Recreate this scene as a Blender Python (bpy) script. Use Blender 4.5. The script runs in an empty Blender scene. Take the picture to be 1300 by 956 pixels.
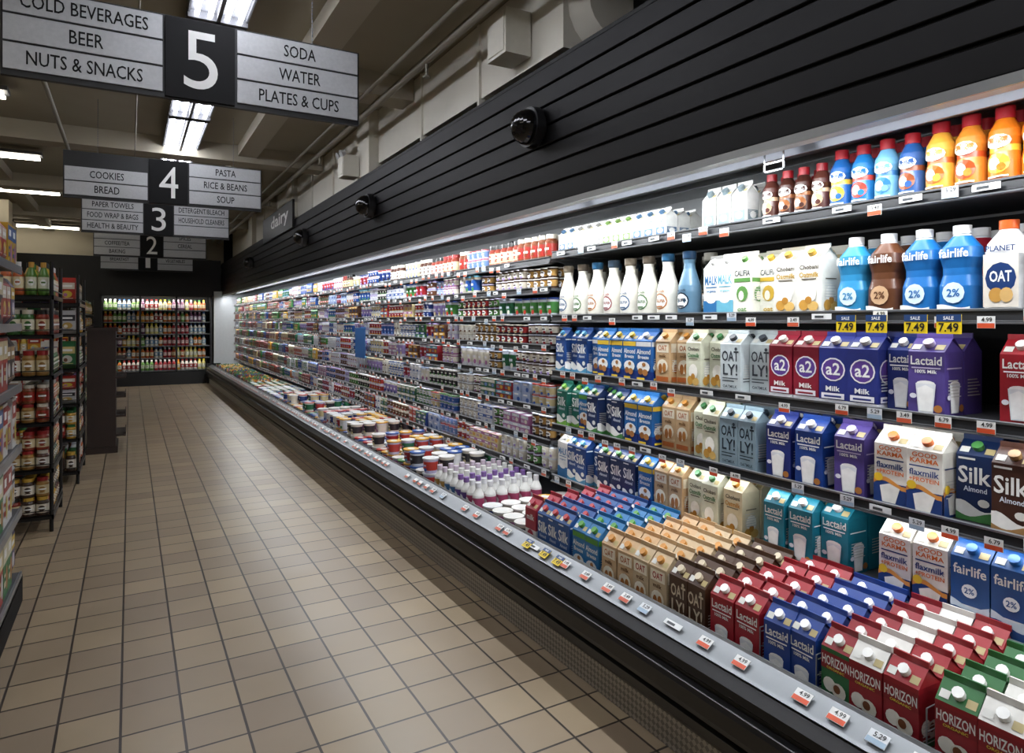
import bpy, math, random, time
import numpy as np
from mathutils import Matrix, Vector
random.seed(11)
T0=time.time()
sc=bpy.context.scene
R=random.random
def U(a,b): return a+(b-a)*random.random()
def lin(h):
    if not isinstance(h,str): return h
    o=[]
    for i in (0,2,4):
        c=int(h[i:i+2],16)/255
        o.append(c/12.92 if c<=.04045 else ((c+.055)/1.055)**2.4)
    return (o[0],o[1],o[2],1.0)
# ------------------------------------------------------------------ materials
def newmat(name):
    m=bpy.data.materials.new(name); m.use_nodes=True
    nt=m.node_tree; b=nt.nodes['Principled BSDF']
    return m,nt,b
def simple(name,col,rough=.5,metal=0,noise=.08,scale=20,bump=0,spec=None):
    m,nt,b=newmat(name); N=nt.nodes; L=nt.links
    tc=N.new('ShaderNodeTexCoord'); n=N.new('ShaderNodeTexNoise'); n.inputs['Scale'].default_value=scale; n.inputs['Detail'].default_value=3
    L.new(tc.outputs['Object'],n.inputs['Vector'])
    mx=N.new('ShaderNodeMix'); mx.data_type='RGBA'; c=lin(col)
    mx.inputs[6].default_value=tuple(x*(1-noise) for x in c[:3])+(1,)
    mx.inputs[7].default_value=tuple(min(1,x*(1+noise)) for x in c[:3])+(1,)
    L.new(n.outputs['Fac'],mx.inputs[0]); L.new(mx.outputs[2],b.inputs['Base Color'])
    b.inputs['Roughness'].default_value=rough; b.inputs['Metallic'].default_value=metal
    if spec is not None: b.inputs['Specular IOR Level'].default_value=spec
    if bump:
        bp=N.new('ShaderNodeBump'); bp.inputs['Strength'].default_value=bump; bp.inputs['Distance'].default_value=.01
        L.new(n.outputs['Fac'],bp.inputs['Height']); L.new(bp.outputs['Normal'],b.inputs['Normal'])
    return m
def attrmat(name,rough):
    m,nt,b=newmat(name); N=nt.nodes; L=nt.links
    a=N.new('ShaderNodeAttribute'); a.attribute_name='Col'
    tc=N.new('ShaderNodeTexCoord'); n=N.new('ShaderNodeTexNoise'); n.inputs['Scale'].default_value=35; L.new(tc.outputs['Object'],n.inputs['Vector'])
    mr=N.new('ShaderNodeMapRange'); mr.inputs[3].default_value=.72; mr.inputs[4].default_value=.98; L.new(n.outputs['Fac'],mr.inputs[0])
    v=N.new('ShaderNodeVectorMath'); v.operation='SCALE'; L.new(a.outputs['Color'],v.inputs[0]); L.new(mr.outputs[0],v.inputs['Scale'])
    L.new(v.outputs[0],b.inputs['Base Color']); b.inputs['Roughness'].default_value=rough
    return m
def emis(name,col,s):
    m,nt,b=newmat(name); c=lin(col); b.inputs['Base Color'].default_value=c
    b.inputs['Emission Color'].default_value=c; b.inputs['Emission Strength'].default_value=s
    return m
M_PACK=attrmat('packaging_print',.42)
M_PLAS=attrmat('plastic_print',.28)
M_BLACK=simple('black_enamel','0c0c0e',.38)
M_BLACKM=simple('black_matte','0a0a0b',.7,spec=.2)
M_SLAT=simple('black_slat_board','0a0a0c',.5,0,.15,6,spec=.18)
M_ALU=simple('brushed_aluminium','aeb0b2',.45,.2,.12,60)
M_RAIL=simple('price_rail_metal','84878b',.32,.6)
M_RAILK=simple('shelf_rail_dark','202124',.35,.2)
M_SHELF=simple('shelf_grey','4c4e51',.45,.2)
M_WHITE=simple('case_white_liner','bcbec0',.5)
M_DARKL=simple('case_shaded_liner','1a1b1e',.6)  # shade between the case shelves is put into this dark colour
M_CEIL=simple('ceiling_paint','98917f',.85,0,.07,3)
M_BEAM=simple('beam_paint','aca594',.8,0,.07,3)
M_DUCT=simple('duct_paint','dcd8cb',.7,0,.06,4)
M_WALL=simple('wall_paint','b0a793',.8,0,.05,3)
M_TUBE=emis('fluorescent_tube','f4f6ff',23)
M_TUBE2=emis('fluorescent_tube_left','fdf6e6',14)
M_LED=emis('case_led_tube','f2f5ff',4)
M_HOUS=simple('fixture_housing','55565a',.5)
M_TXTK=simple('sign_black','0c0c0e',.6,spec=.2)
M_TXTW=simple('sign_white','e8e8e6',.5)
M_PLATE,nt,b=newmat('diamond_plate')
N=nt.nodes;L=nt.links
tc=N.new('ShaderNodeTexCoord');mp=N.new('ShaderNodeMapping');mp.inputs['Rotation'].default_value=(math.radians(45),0,0)
ck=N.new('ShaderNodeTexChecker');ck.inputs['Scale'].default_value=60
ck.inputs[1].default_value=(.46,.44,.41,1);ck.inputs[2].default_value=(.24,.23,.22,1)
L.new(tc.outputs['Object'],mp.inputs[0]);L.new(mp.outputs[0],ck.inputs[0]);L.new(ck.outputs[0],b.inputs['Base Color'])
bp=N.new('ShaderNodeBump');bp.inputs['Strength'].default_value=.5;bp.inputs['Distance'].default_value=.003
L.new(ck.outputs[1],bp.inputs['Height']);L.new(bp.outputs[0],b.inputs['Normal'])
b.inputs['Metallic'].default_value=.3;b.inputs['Roughness'].default_value=.4
# floor
M_FLOOR,nt,b=newmat('quarry_tile_floor');N=nt.nodes;L=nt.links
tc=N.new('ShaderNodeTexCoord')
mp=N.new('ShaderNodeMapping');mp.inputs['Location'].default_value=(.03,.05,0)
br=N.new('ShaderNodeTexBrick');br.offset=0;br.squash=1
br.inputs['Color1'].default_value=lin('80705c');br.inputs['Color2'].default_value=lin('948369');br.inputs['Mortar'].default_value=lin('2a211a')
br.inputs['Scale'].default_value=1;br.inputs['Mortar Size'].default_value=.005;br.inputs['Mortar Smooth'].default_value=.15
br.inputs['Brick Width'].default_value=.203;br.inputs['Row Height'].default_value=.203;br.inputs['Bias'].default_value=-.1
L.new(tc.outputs['Object'],mp.inputs[0]);L.new(mp.outputs[0],br.inputs[0])
n=N.new('ShaderNodeTexNoise');n.inputs['Scale'].default_value=2.2;n.inputs['Detail'].default_value=6;L.new(tc.outputs['Object'],n.inputs[0])
mr=N.new('ShaderNodeMapRange');mr.inputs[3].default_value=.75;mr.inputs[4].default_value=1.15;L.new(n.outputs['Fac'],mr.inputs[0])
v=N.new('ShaderNodeVectorMath');v.operation='SCALE';L.new(br.outputs[0],v.inputs[0]);L.new(mr.outputs[0],v.inputs['Scale']);L.new(v.outputs[0],b.inputs['Base Color'])
mr2=N.new('ShaderNodeMapRange');mr2.inputs[3].default_value=.25;mr2.inputs[4].default_value=.45;L.new(n.outputs['Fac'],mr2.inputs[0])
L.new(mr2.outputs[0],b.inputs['Roughness'])
bp=N.new('ShaderNodeBump');bp.invert=True;bp.inputs['Strength'].default_value=.5;bp.inputs['Distance'].default_value=.003
L.new(br.outputs['Fac'],bp.inputs['Height']);L.new(bp.outputs[0],b.inputs['Normal'])

# ------------------------------------------------------------------ geometry helpers
_tc={}
def textgeo(s,off=.018):
    if (s,off) in _tc: return _tc[(s,off)]
    cu=bpy.data.curves.new('tmp','FONT');cu.body=s;cu.size=1;cu.resolution_u=2 if off else 6;cu.offset=off
    ob=bpy.data.objects.new('tmp',cu);sc.collection.objects.link(ob)
    dg=bpy.context.evaluated_depsgraph_get();e=ob.evaluated_get(dg);me=e.to_mesh()
    V=np.array([(v.co.x,v.co.y) for v in me.vertices]);F=[tuple(p.vertices) for p in me.polygons]
    e.to_mesh_clear();bpy.data.objects.remove(ob);bpy.data.curves.remove(cu)
    lo=V.min(0);hi=V.max(0);V=(V-(lo+hi)/2)/(hi-lo)
    _tc[(s,off)]=(V,F,(hi-lo)[0]/(hi-lo)[1]);return _tc[(s,off)]
class T:
    def __init__(s): s.v=[];s.f=[];s.c=[];s.s=[];s.np=None
    def add(s,vs,fs,col,sm=False):
        o=len(s.v);s.v+=[tuple(map(float,q)) for q in vs];col=lin(col)
        for f in fs: s.f.append(tuple(i+o for i in f));s.c.append(col);s.s.append(sm)
        return s
    def box(s,x0,x1,y0,y1,z0,z1,col='808080'):
        vs=[(x,y,z) for z in (z0,z1) for x,y in ((x0,y0),(x1,y0),(x1,y1),(x0,y1))]
        return s.add(vs,[(3,2,1,0),(4,5,6,7),(0,1,5,4),(1,2,6,5),(2,3,7,6),(3,0,4,7)],col)
    def lathe(s,prof,cols,n=14,sq=0,cx=0,cy=0,capcol=None):
        A=[2*math.pi*(i+.5)/n for i in range(n)]
        def ring(r,z,q):
            o=[]
            for a in A:
                k=1
                if q: k=1/((abs(math.cos(a))**q+abs(math.sin(a))**q)**(1/q))
                o.append((cx+r*k*math.cos(a),cy+r*k*math.sin(a),z))
            return o
        for i in range(len(prof)-1):
            q0=prof[i][2] if len(prof[i])>2 else sq; q1=prof[i+1][2] if len(prof[i+1])>2 else sq
            vs=ring(prof[i][0],prof[i][1],q0)+ring(prof[i+1][0],prof[i+1][1],q1)
            s.add(vs,[(j,(j+1)%n,n+(j+1)%n,n+j) for j in range(n)],cols[i] if isinstance(cols,(list,tuple)) and not isinstance(cols[0],float) else cols,True)
        q=prof[-1][2] if len(prof[-1])>2 else sq
        s.add(ring(prof[-1][0],prof[-1][1],q),[tuple(range(n))],capcol or (cols[-1] if isinstance(cols,list) else cols))
        return s
    def cylx(s,p,axis,r,h,col,n=12,r2=None):
        ax=Vector(axis).normalized();q=Vector((0,0,1)).rotation_difference(ax)
        r2=r if r2 is None else r2
        a=[tuple(Vector(p)+q@Vector((r*math.cos(2*math.pi*i/n),r*math.sin(2*math.pi*i/n),0))) for i in range(n)]
        b_=[tuple(Vector(p)+q@Vector((r2*math.cos(2*math.pi*i/n),r2*math.sin(2*math.pi*i/n),h))) for i in range(n)]
        s.add(a+b_,[(i,(i+1)%n,n+(i+1)%n,n+i) for i in range(n)],col,True)
        s.add(a,[tuple(reversed(range(n)))],col);s.add(b_,[tuple(range(n))],col);return s
    def extr(s,prof,y0,y1,col='808080'):
        for (a,b_) in zip(prof[:-1],prof[1:]):
            s.add([(a[0],y0,a[1]),(a[0],y1,a[1]),(b_[0],y1,b_[1]),(b_[0],y0,b_[1])],[(0,1,2,3)],col)
        return s
    def text(s,txt,x,y,z,w,h,col,off=.018):   # facing -y
        V,F,ar=textgeo(txt,off)
        if w is None: w=h*ar
        return s.add([(x+q[0]*w,y,z+q[1]*h) for q in V],F,col)
    def decor(s,dec,mp,w,h,text=True):
        for k,d in enumerate(dec):
            t=d[0];col=d[-1];P=lambda u,v:mp(u,v,k)
            if t=='r':
                _,u0,v0,u1,v1,_c=d;n=4
                for i in range(n):
                    a=u0+(u1-u0)*i/n;b_=u0+(u1-u0)*(i+1)/n
                    s.add([P(a,v0),P(b_,v0),P(b_,v1),P(a,v1)],[(0,1,2,3)],col)
            elif t=='d':
                _,u,v,r,_c=d;n=14
                s.add([P(u,v)]+[P(u+r*math.cos(2*math.pi*i/n),v+r*w/h*math.sin(2*math.pi*i/n)) for i in range(n)],[(0,i+1,(i+1)%n+1) for i in range(n)],col)
            elif t=='e':
                _,u,v,r,rv,_c=d;n=12
                s.add([P(u,v)]+[P(u+r*math.cos(2*math.pi*i/n),v+rv*math.sin(2*math.pi*i/n)) for i in range(n)],[(0,i+1,(i+1)%n+1) for i in range(n)],col)
            elif t=='w':
                _,v0,amp,ph,_c=d;n=8
                for i in range(n):
                    a=i/n;b_=(i+1)/n
                    s.add([P(a,0.005),P(b_,0.005),P(b_,v0+amp*math.sin(b_*5+ph)),P(a,v0+amp*math.sin(a*5+ph))],[(0,1,2,3)],col)
            elif t=='p':
                pts=d[1];s.add([P(*q) for q in pts],[tuple(range(len(pts)))],col)
            elif t=='t' and text:
                _,txt,u,v,wu,hv,_c=d;V,F,ar=textgeo(txt)
                s.add([P(u+q[0]*wu,v+q[1]*hv) for q in V],F,col)
        return s
    def fin(s):
        s.np=np.array(s.v,dtype=float);return s
def mkmesh(name,V,F,C,S,mat,parent):
    me=bpy.data.meshes.new(name);me.from_pydata(V,[],F)
    if C is not None:
        a=me.attributes.new('Col','FLOAT_COLOR','FACE');a.data.foreach_set('color',np.array(C,dtype=np.float32).ravel())
    me.polygons.foreach_set('use_smooth',S)
    me.materials.append(mat);me.update()
    ob=bpy.data.objects.new(name,me);sc.collection.objects.link(ob)
    if parent: ob.parent=parent
    return ob
def mk(name,t,mat,parent=None): return mkmesh(name,t.v,t.f,t.c,t.s,mat,parent)
def empty(name,loc=(0,0,0)):
    e=bpy.data.objects.new(name,None);e.empty_display_size=.2;sc.collection.objects.link(e);return e
class Batch:
    def __init__(s,name,mat,parent=None): s.n=name;s.m=mat;s.p=parent;s.V=[];s.F=[];s.C=[];s.S=[];s.o=0
    def put(s,t,x,y,z,rot=-90,k=1,M=None,kz=None):
        if t.np is None: t.fin()
        if M is None:
            a=math.radians(rot);ca,sa=math.cos(a),math.sin(a);M=np.array([[ca,-sa,0],[sa,ca,0],[0,0,1]])
        P=t.np*np.array([k,k,kz or k])
        s.V.append(P@M.T+np.array([x,y,z]))
        o=s.o;s.F+=[tuple(i+o for i in f) for f in t.f];s.C+=t.c;s.S+=t.s;s.o+=len(t.v)
    def build(s):
        if not s.V: return
        V=np.concatenate(s.V);return mkmesh(s.n,V.tolist(),s.F,s.C,s.S,s.m,s.p)
# ------------------------------------------------------------------ product templates
def carton(bands,dec,cap='e8e8e8',gab=None,w=.1,d=.098,hb=.2,hg=.042,plain=False,capon=True):
    t=T();z=0
    for v,c in bands:
        t.box(-w/2,w/2,-d/2,d/2,z,v*hb,c);z=v*hb
    g=gab or bands[-1][1];z=hb;zt=hb+hg;x=w/2;y=d/2
    t.add([(-x,-y,z),(x,-y,z),(x,-.004,zt),(-x,-.004,zt)],[(0,1,2,3)],g)
    t.add([(x,y,z),(-x,y,z),(-x,.004,zt),(x,.004,zt)],[(0,1,2,3)],g)
    t.add([(x,-y,z),(x,y,z),(x-.012,.004,zt),(x-.012,-.004,zt)],[(0,1,2,3)],g)
    t.add([(-x,y,z),(-x,-y,z),(-x+.012,-.004,zt),(-x+.012,.004,zt)],[(0,1,2,3)],g)
    t.box(-x,x,-.003,.003,zt,zt+.016,g)
    if capon:
        t.cylx((0,-y*.55,z+hg*.5),(0,-hg,y),.015,.016,cap,10)
    f=lambda u,v:(-x+u*w,-y+(y-.004)*v-.0012,z+hg*v+.0012)
    for u0 in (.06,.7): t.add([f(u0,.15),f(u0+.24,.15),f(u0+.24,.5),f(u0,.5)],[(0,1,2,3)],'dcdcd6' if u0<.5 else 'b8a878')
    mpf=lambda u,v,k:((u-.5)*w,-d/2-.0009-.0005*k,v*hb)
    mps=lambda u,v,k:(w/2+.0009+.0005*k,(u-.5)*d,v*hb)
    if not plain:
        t.decor(dec,mpf,w,hb);t.decor(dec,mps,w,hb,False)
    t.decor([('r',.12,.3+.05*i,.12+.7*(1-.12*(i%3)),.315+.05*i,'d8d8d4') for i in range(6)],lambda u,v,k:(w/2+.004,(u-.5)*d,v*hb),w,hb)
    return t.fin()
W='f1f1ee'
def kind(bands,dec,**k):
    return (carton(bands,dec,**k),carton(bands,dec,plain=True,**k))
def lactaid(c,c2='ffffff'):
    return kind([(1,c)],[('t','Lactaid',.5,.86,.86,.14,W),('r',.1,.735,.9,.755,c2),('t','100% Milk',.5,.69,.6,.055,W),
      ('e',.5,.5,.26,.05,'fbfbf8'),('p',[(.3,.05),(.7,.05),(.78,.5),(.22,.5)],'e9ecf0'),('p',[(.33,.07),(.67,.07),(.73,.42),(.5,.48),(.27,.42)],'fdfdfb'),('e',.84,.12,.12,.06,'b5763a'),('e',.16,.3,.1,.04,'e8e8f2')],cap=c2,gab=c)
def a2(c): return kind([(.08,'e8e8ea'),(1,c)],[('d',.5,.62,.42,'f3f1f4'),('d',.5,.62,.37,'5b3c8e'),('t','a2',.5,.63,.5,.22,W),('t','Milk',.5,.28,.5,.09,W),('r',.1,.1,.9,.2,'eceaf0'),('r',.2,.13,.8,.16,c)],cap=W)
def oatly(c,tc): return kind([(1,c)],[('t','OAT',.5,.75,.82,.22,tc),('t','LY!',.5,.47,.72,.24,tc),('r',.12,.28,.88,.3,tc),('r',.12,.22,.7,.24,tc),('t','OATMILK',.5,.12,.7,.06,tc),('d',.8,.9,.07,tc)],cap=tc)
def chob(c,ac): return kind([(1,c)],[('t','Chobani',.5,.86,.76,.085,'4a4238'),('t','Oatmilk',.5,.72,.8,.1,ac),('r',.2,.63,.8,.65,'6a6254'),('e',.5,.36,.3,.17,'fbf8ee'),('e',.3,.16,.2,.1,'c9953f'),('e',.68,.14,.22,.09,'dbb265'),('e',.5,.25,.14,.07,'b9822f')],cap=ac)
def oatb(c,ac): return kind([(1,c)],[('r',.08,.74,.92,.95,'f4ead2'),('t','OAT',.5,.845,.6,.13,ac),('t','milk',.5,.66,.5,.08,'6b4520'),('e',.5,.42,.38,.16,'f7efd9'),('e',.36,.36,.13,.12,'a9692c'),('e',.64,.38,.13,.12,'b97a38'),('r',.08,.06,.92,.17,ac)],cap='c98b3e')
def almond(c,st): return kind([(.25,'16357e'),(1,c)],[('r',0.02,.86,.98,.97,st),('t','Almond',.5,.73,.88,.12,W),('t','Breeze',.5,.6,.7,.09,W),('e',.5,.36,.42,.14,'f8f8f4'),('e',.32,.25,.16,.08,'9a6330'),('e',.62,.23,.18,.08,'b57a42'),('e',.55,.42,.12,.05,'a8703a'),('r',.1,.05,.6,.1,'f2cf3a')],cap=st)
def silk(c,ac): return kind([(1,c)],[('r',.06,.93,.5,.96,W),('t','Silk',.48,.7,.84,.26,W),('t','Almond',.5,.49,.6,.08,'dfe8f5'),('w',.24,.07,1,'f6f6f2'),('w',.12,.05,3,ac),('e',.72,.3,.15,.06,'e8e8e2')],cap=ac)
def karma(): return kind([(.36,'1d3d7c'),(1,'f3efe6')],[('t','GOOD',.5,.93,.7,.075,'e2722a'),('t','KARMA',.5,.84,.8,.075,'e2722a'),('r',.08,.74,.92,.76,'1d3d7c'),('t','flaxmilk',.5,.65,.84,.1,'233f7e'),('t','+PROTEIN',.5,.54,.84,.07,'e2722a'),('w',.4,.06,0,'e69a48'),('w',.33,.06,0,'1d3d7c'),('p',[(.28,.04),(.68,.04),(.82,.3),(.5,.36),(.2,.3)],'f6f4ee'),('d',.16,.44,.14,'f0c630')],cap='e2722a',gab='f3efe6')
def horizon(c,g,g2=None): return kind([(.12,g),(.2,'f0efe8'),(1,c)],[('r',.0,.7,1,.94,'8a1822'),('t','HORIZON',.5,.83,.92,.13,W),('t','ORGANIC',.5,.73,.6,.035,'e9d24a'),('e',.3,.5,.22,.1,'f5f2e6'),('e',.62,.46,.24,.11,'e8e4d4'),('e',.56,.48,.12,.06,'7a4a2a'),('r',.1,.24,.9,.34,g),('t','MILK',.5,.29,.5,.06,W),('r',.1,.13,.9,.19,g)],cap=W,gab=g2 or g)
def fairc(c): return kind([(.3,'dfe6ee'),(1,c)],[('t','fairlife',.5,.82,.86,.15,W),('w',.32,.05,2,'cfe0f0'),('w',.2,.05,1,c),('d',.5,.52,.2,'eef3f8'),('t','2%',.5,.52,.26,.09,c)],cap='2c6fb8')
def malk(ac): return kind([(1,'edeeec')],[('t','MALK',.5,.74,.84,.2,ac),('r',.15,.58,.85,.6,ac),('t','organic',.5,.5,.6,.06,ac),('r',0,.0,1,.3,ac),('e',.5,.32,.3,.08,'f5f5f2')],cap='ececec')
def calc(ac): return kind([(1,'ecebdd')],[('t','CALIFIA',.5,.84,.86,.12,'37424a'),('r',.05,.66,.95,.74,ac),('e',.5,.42,.32,.16,ac),('e',.45,.38,.15,.1,'f7f3df'),('t','oat',.5,.1,.5,.08,ac)],cap=ac)
K=dict(lacB=lactaid('1a3f8c'),lacN=lactaid('1f2f78'),lacR=lactaid('9c1826'),lacP=lactaid('52428a','c8bcdc'),lacT=lactaid('187a90'),
 a2R=a2('8e1a30'),a2B=a2('242f7a'),oatG=oatly('c3cdd0','3a4048'),oatL=oatly('8298a4','22303c'),oatK=oatly('4c3220','d6c8ac'),
 chG=chob('d8d9c2','3f7a4a'),chO=chob('e0d4b2','c8892c'),chW=chob('e6e4da','b8912e'),obB=oatb('ccaa80','b5602a'),obR=oatb('c8b08c','b02a26'),
 alB=almond('2068ac','dcb83a'),alG=almond('2874ac','56963e'),alT=almond('285ea0','d8d8d8'),slB=silk('1a4484','56a0c8'),slD=silk('152d5a','4a8a48'),slG=silk('1c6a5a','7cb44a'),
 slK=silk('42251b','a88050'),slW=silk('2a5694','b43c3c'),kar=karma(),hoR=horizon('961c26','2c6a36'),hoA=horizon('961c26','2c6a36','9c2028'),hoG=horizon('286a3a','8e1c26'),hoB=horizon('961c26','244a86','e0ded8'),
 fai=fairc('1a5090'),mlB=malk('2a70a8'),mlT=malk('6cb4cc'),caG=calc('5e944a'),caY=calc('d0aa3a'),
 wR=kind([(.5,'e8e6e0'),(1,'a83040')],[('t','milk',.5,.8,.7,.14,W),('d',.5,.35,.3,'a83040')],cap='a83040'))
small=[carton([(1,'e0e0dc')],[('t','oat',.5,.75,.7,.18,c),('r',.1,.1,.9,.45,c),('e',.5,.28,.25,.12,W)],w=.075,d=.075,hb=.11,hg=.03,cap=c) for c in ('7a8a90','4a6a8a','6a8a4a','888884')]
def cyl_map(w,h,Rr): return lambda u,v,k:((Rr+.0012+.0005*k)*math.sin((u-.5)*w/Rr),-(Rr+.0012+.0005*k)*math.cos((u-.5)*w/Rr),v*h)
def creamer(c,c2,cap,txt='Coffee',h=.215,r=.04):
    t=T();p=[(r*.86,0),(r,.012),(r,h*.28),(r*.9,h*.4),(r*.9,h*.48),(r*1.02,h*.58),(r*.95,h*.68),(r*.62,h*.8),(r*.55,h*.83),(r*.6,h*.835),(r*.58,h*.99)]
    t.lathe(p,[c,c,c,c2,c,c,c,c,cap,cap],16)
    t.decor([('e',.5,.53,.38,.09,W),('t',txt,.5,.535,.62,.08,c),('e',.5,.25,.34,.13,c2),('e',.42,.25,.16,.08,W),('e',.62,.2,.12,.05,c),('r',.2,.07,.8,.09,W)],cyl_map(r*2.2,h,r*1.0),r*2.2,h)
    return t.fin()
def carafe(c,lab,cap,h=.3,r=.055):
    t=T();p=[(r*.9,0),(r,.015),(r,h*.36),(r*.93,h*.46),(r*.7,h*.6),(r*.5,h*.72),(r*.46,h*.8),(r*.5,h*.86),(r*.58,h*.885),(r*.58,h*.99)]
    t.lathe(p,[c,c,c,c,c,c,c,cap,cap],18)
    t.decor([('e',.5,.22,.34,.13,lab),('e',.5,.22,.29,.11,W),('t','CALIFIA',.5,.23,.5,.05,lab),('t','oat milk',.5,.385,.46,.035,lab),('r',.35,.13,.65,.15,lab)],cyl_map(r*2.2,h,r),r*2.2,h)
    return t.fin()
def fairb(c,cap='f0f0f0',txt='fairlife',h=.275,r=.053,c2='cfe2f2',x=None):
    t=T();p=[(r*.92,0,5),(r,.012,5),(r*.98,h*.3,5),(r*.86,h*.42,4),(r*.86,h*.5,4),(r*1.0,h*.62,4),(r*.94,h*.74,3),(r*.5,h*.87,2),(r*.44,h*.89,2),(r*.48,h*.895,2),(r*.48,h*.99,2)]
    t.lathe(p,[c]*7+['dde2e6',cap,cap],20)
    mp=lambda u,v,k:((u-.5)*r*1.8,-r*1.02-.001-.0005*k,v*h)
    t.decor(x or [('t',txt,.5,.67,.9,.1,W),('e',.5,.22,.34,.12,c2),('w',.07,.02,1,W),('t','2%',.5,.22,.4,.09,c)],mp,r*1.8,h)
    return t.fin()
CM=[creamer('cc6c18','e0b43a','a01e28','Delight',.23,.043),creamer('cc7a2a','b8441c','a01e28','Delight',.23,.043),creamer('d89a38','b85a1c','a01e28','Delight',.23,.043)]
CB=[creamer('205a9c','d8b440','a01e28'),creamer('6aa0c0','3270a8','a01e28'),creamer('1f6ca8','d0463a','a01e28'),creamer('26508c','8a4a2c','a01e28')]
CK=[creamer('42221a','98603a','a01e28','Mocha',.185,.035),creamer('502a22','c0a080','8e1820','Mocha',.185,.035)]
CAL=[carafe('dedbd0',l,c) for l,c in (('b8702a','2c5a7c'),('4a7a3e','5c5248'),('305a86','7a7062'),('983434','3a4a5a'))]
CALB=carafe('5c7e96','1c2a3c','2c4a6a');CALK=carafe('343c38','b8a480','d8d4c8')
FBL=fairb('1f66a8');FBB=fairb('5c3824',c2='c8a480');FBR=fairb('982030');FBT=fairb('2f84b4','e6e6e6')
PLAN=fairb('d0d1d2','d25a28','PLANET',c2='e8b86a',x=[('r',.02,.05,.98,.62,'d8d0c4'),('e',.5,.36,.42,.17,'1c3668'),('t','OAT',.5,.38,.6,.12,W),('e',.38,.18,.2,.08,'b88a44'),('e',.66,.18,.18,.08,'caa468'),('t','PLANET',.5,.68,.8,.06,'1c3668')])
# generic
PAL=['dcdce0','e0dacc','ccd2de','a8b8d8','a08cc8','6f8cc4','2c56a0','243c7e','b83c34','9a2830','d8a438','c8702c','4c8a48','2a6444','6a4430','2c2a30','a86a98','62a4bc','d8c898']
LITE=['e4e2e8','eae8e0','d8dee8','ccd2e2','c4bcdc','e4dccc']
rc=random.choice
def cup(c,lid,b_,h=.068,r=.034,n=12,txt=None):
    t=T();t.lathe([(r*.78,0),(r*.84,h*.2),(r*.94,h*.78),(r*.96,h*.9),(r*1.05,h*.92),(r*1.05,h)],[c,b_,c,c,lid],n)
    t.decor([('e',.5,.5,.34,.24,W if c not in LITE else b_),('r',.28,.46,.72,.58,c),('e',.66,.26,.12,.12,rc(PAL))],cyl_map(r*2,h,r*.92),r*2,h)
    q=rc(PAL) if lid in LITE else 'dcdcd8'
    t.add([(0,0,h+.0008)]+[(r*.7*math.cos(i*math.pi/5),r*.45*math.sin(i*math.pi/5),h+.0008) for i in range(10)],[(0,i+1,(i+1)%10+1) for i in range(10)],q)
    return t
def stack(c,lid,b_,h=.066,r=.036,k=2):
    a=cup(c,lid,b_,h,r);t=T()
    for i in range(k):
        t.add([(x,y,z+i*h) for x,y,z in a.v],[],c)
        o=len(t.v)-len(a.v);t.f+=[tuple(j+o for j in f) for f in a.f];t.c+=a.c;t.s+=a.s
    return t.fin()
def gpack(c,b_,ac,w=.1,d=.03,h=.14):
    t=T();x=w/2;y=d/2
    for s_ in (-1,1):
        q=[(-x,0,0),(x,0,0),(x,s_*y,h*.15),(-x,s_*y,h*.15),(x,s_*y,h*.82),(-x,s_*y,h*.82),(x,0,h),(-x,0,h)]
        f=[(0,1,2,3),(3,2,4,5),(5,4,6,7)]
        if s_>0: f=[tuple(reversed(g)) for g in f]
        t.add(q,f,c)
    t.add([(x,0,0),(x,y,h*.15),(x,y,h*.82),(x,0,h),(x,-y,h*.82),(x,-y,h*.15)],[(0,1,2,3,4,5)],c)
    t.add([(-x,0,0),(-x,y,h*.15),(-x,y,h*.82),(-x,0,h),(-x,-y,h*.82),(-x,-y,h*.15)],[(5,4,3,2,1,0)],c)
    mp=lambda u,v,k:((u-.5)*w,-y-.001-.0005*k,v*h)
    t.decor([('r',.05,.55,.95,.8,b_),('r',.2,.63,.8,.71,W),('e',.5,.35,.3,.14,ac),('e',.4,.32,.12,.07,rc(PAL)),('r',.15,.18,.85,.2,b_)],mp,w,h);return t.fin()
def gbox(c,b_,ac,w=.11,d=.08,h=.06):
    t=T();t.box(-w/2,w/2,-d/2,d/2,0,h,c)
    mp=lambda u,v,k:((u-.5)*w,-d/2-.001-.0005*k,v*h)
    t.decor([('r',.0,.6,1,.95,b_),('r',.2,.7,.7,.85,W),('e',.7,.32,.18,.22,ac),('r',.08,.2,.45,.3,b_),('r',.08,.38,.4,.44,b_)],mp,w,h)
    t.decor([('r',.1,.1,.9,.9,b_),('e',.5,.5,.3,.3,W)],lambda u,v,k:((u-.5)*w,(v-.5)*d,h+.001+.0005*k),w,d)
    return t.fin()
def gbot(c,cap,lab,h=.14,r=.026,liq=None):
    t=T();q=liq or c
    t.lathe([(r*.85,0),(r,h*.06),(r,h*.2),(r,h*.55),(r*.95,h*.62),(r*.5,h*.8),(r*.44,h*.84),(r*.5,h*.85),(r*.5,h)],[q,q,lab,q,q,q,cap,cap],12)
    t.decor([('e',.5,.38,.26,.1,W),('r',.32,.36,.68,.41,c)],cyl_map(r*2,h,r),r*2,h);return t.fin()
def jar(c,cap,lab,h=.14,r=.04):
    t=T();t.lathe([(r*.9,0),(r,h*.05),(r,h*.15),(r,h*.62),(r,h*.7),(r*.82,h*.8),(r*.82,h*.82),(r*.86,h*.825),(r*.86,h)],[c,c,lab,c,c,c,cap,cap],14)
    t.decor([('e',.5,.4,.26,.15,c),('r',.2,.36,.8,.44,W),('r',.3,.22,.7,.26,c)],cyl_map(r*2,h,r),r*2,h);return t.fin()
def tub(c,lid,b_,h=.12,r=.055):
    t=cup(c,lid,b_,h,r,16);return t.fin()
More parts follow.
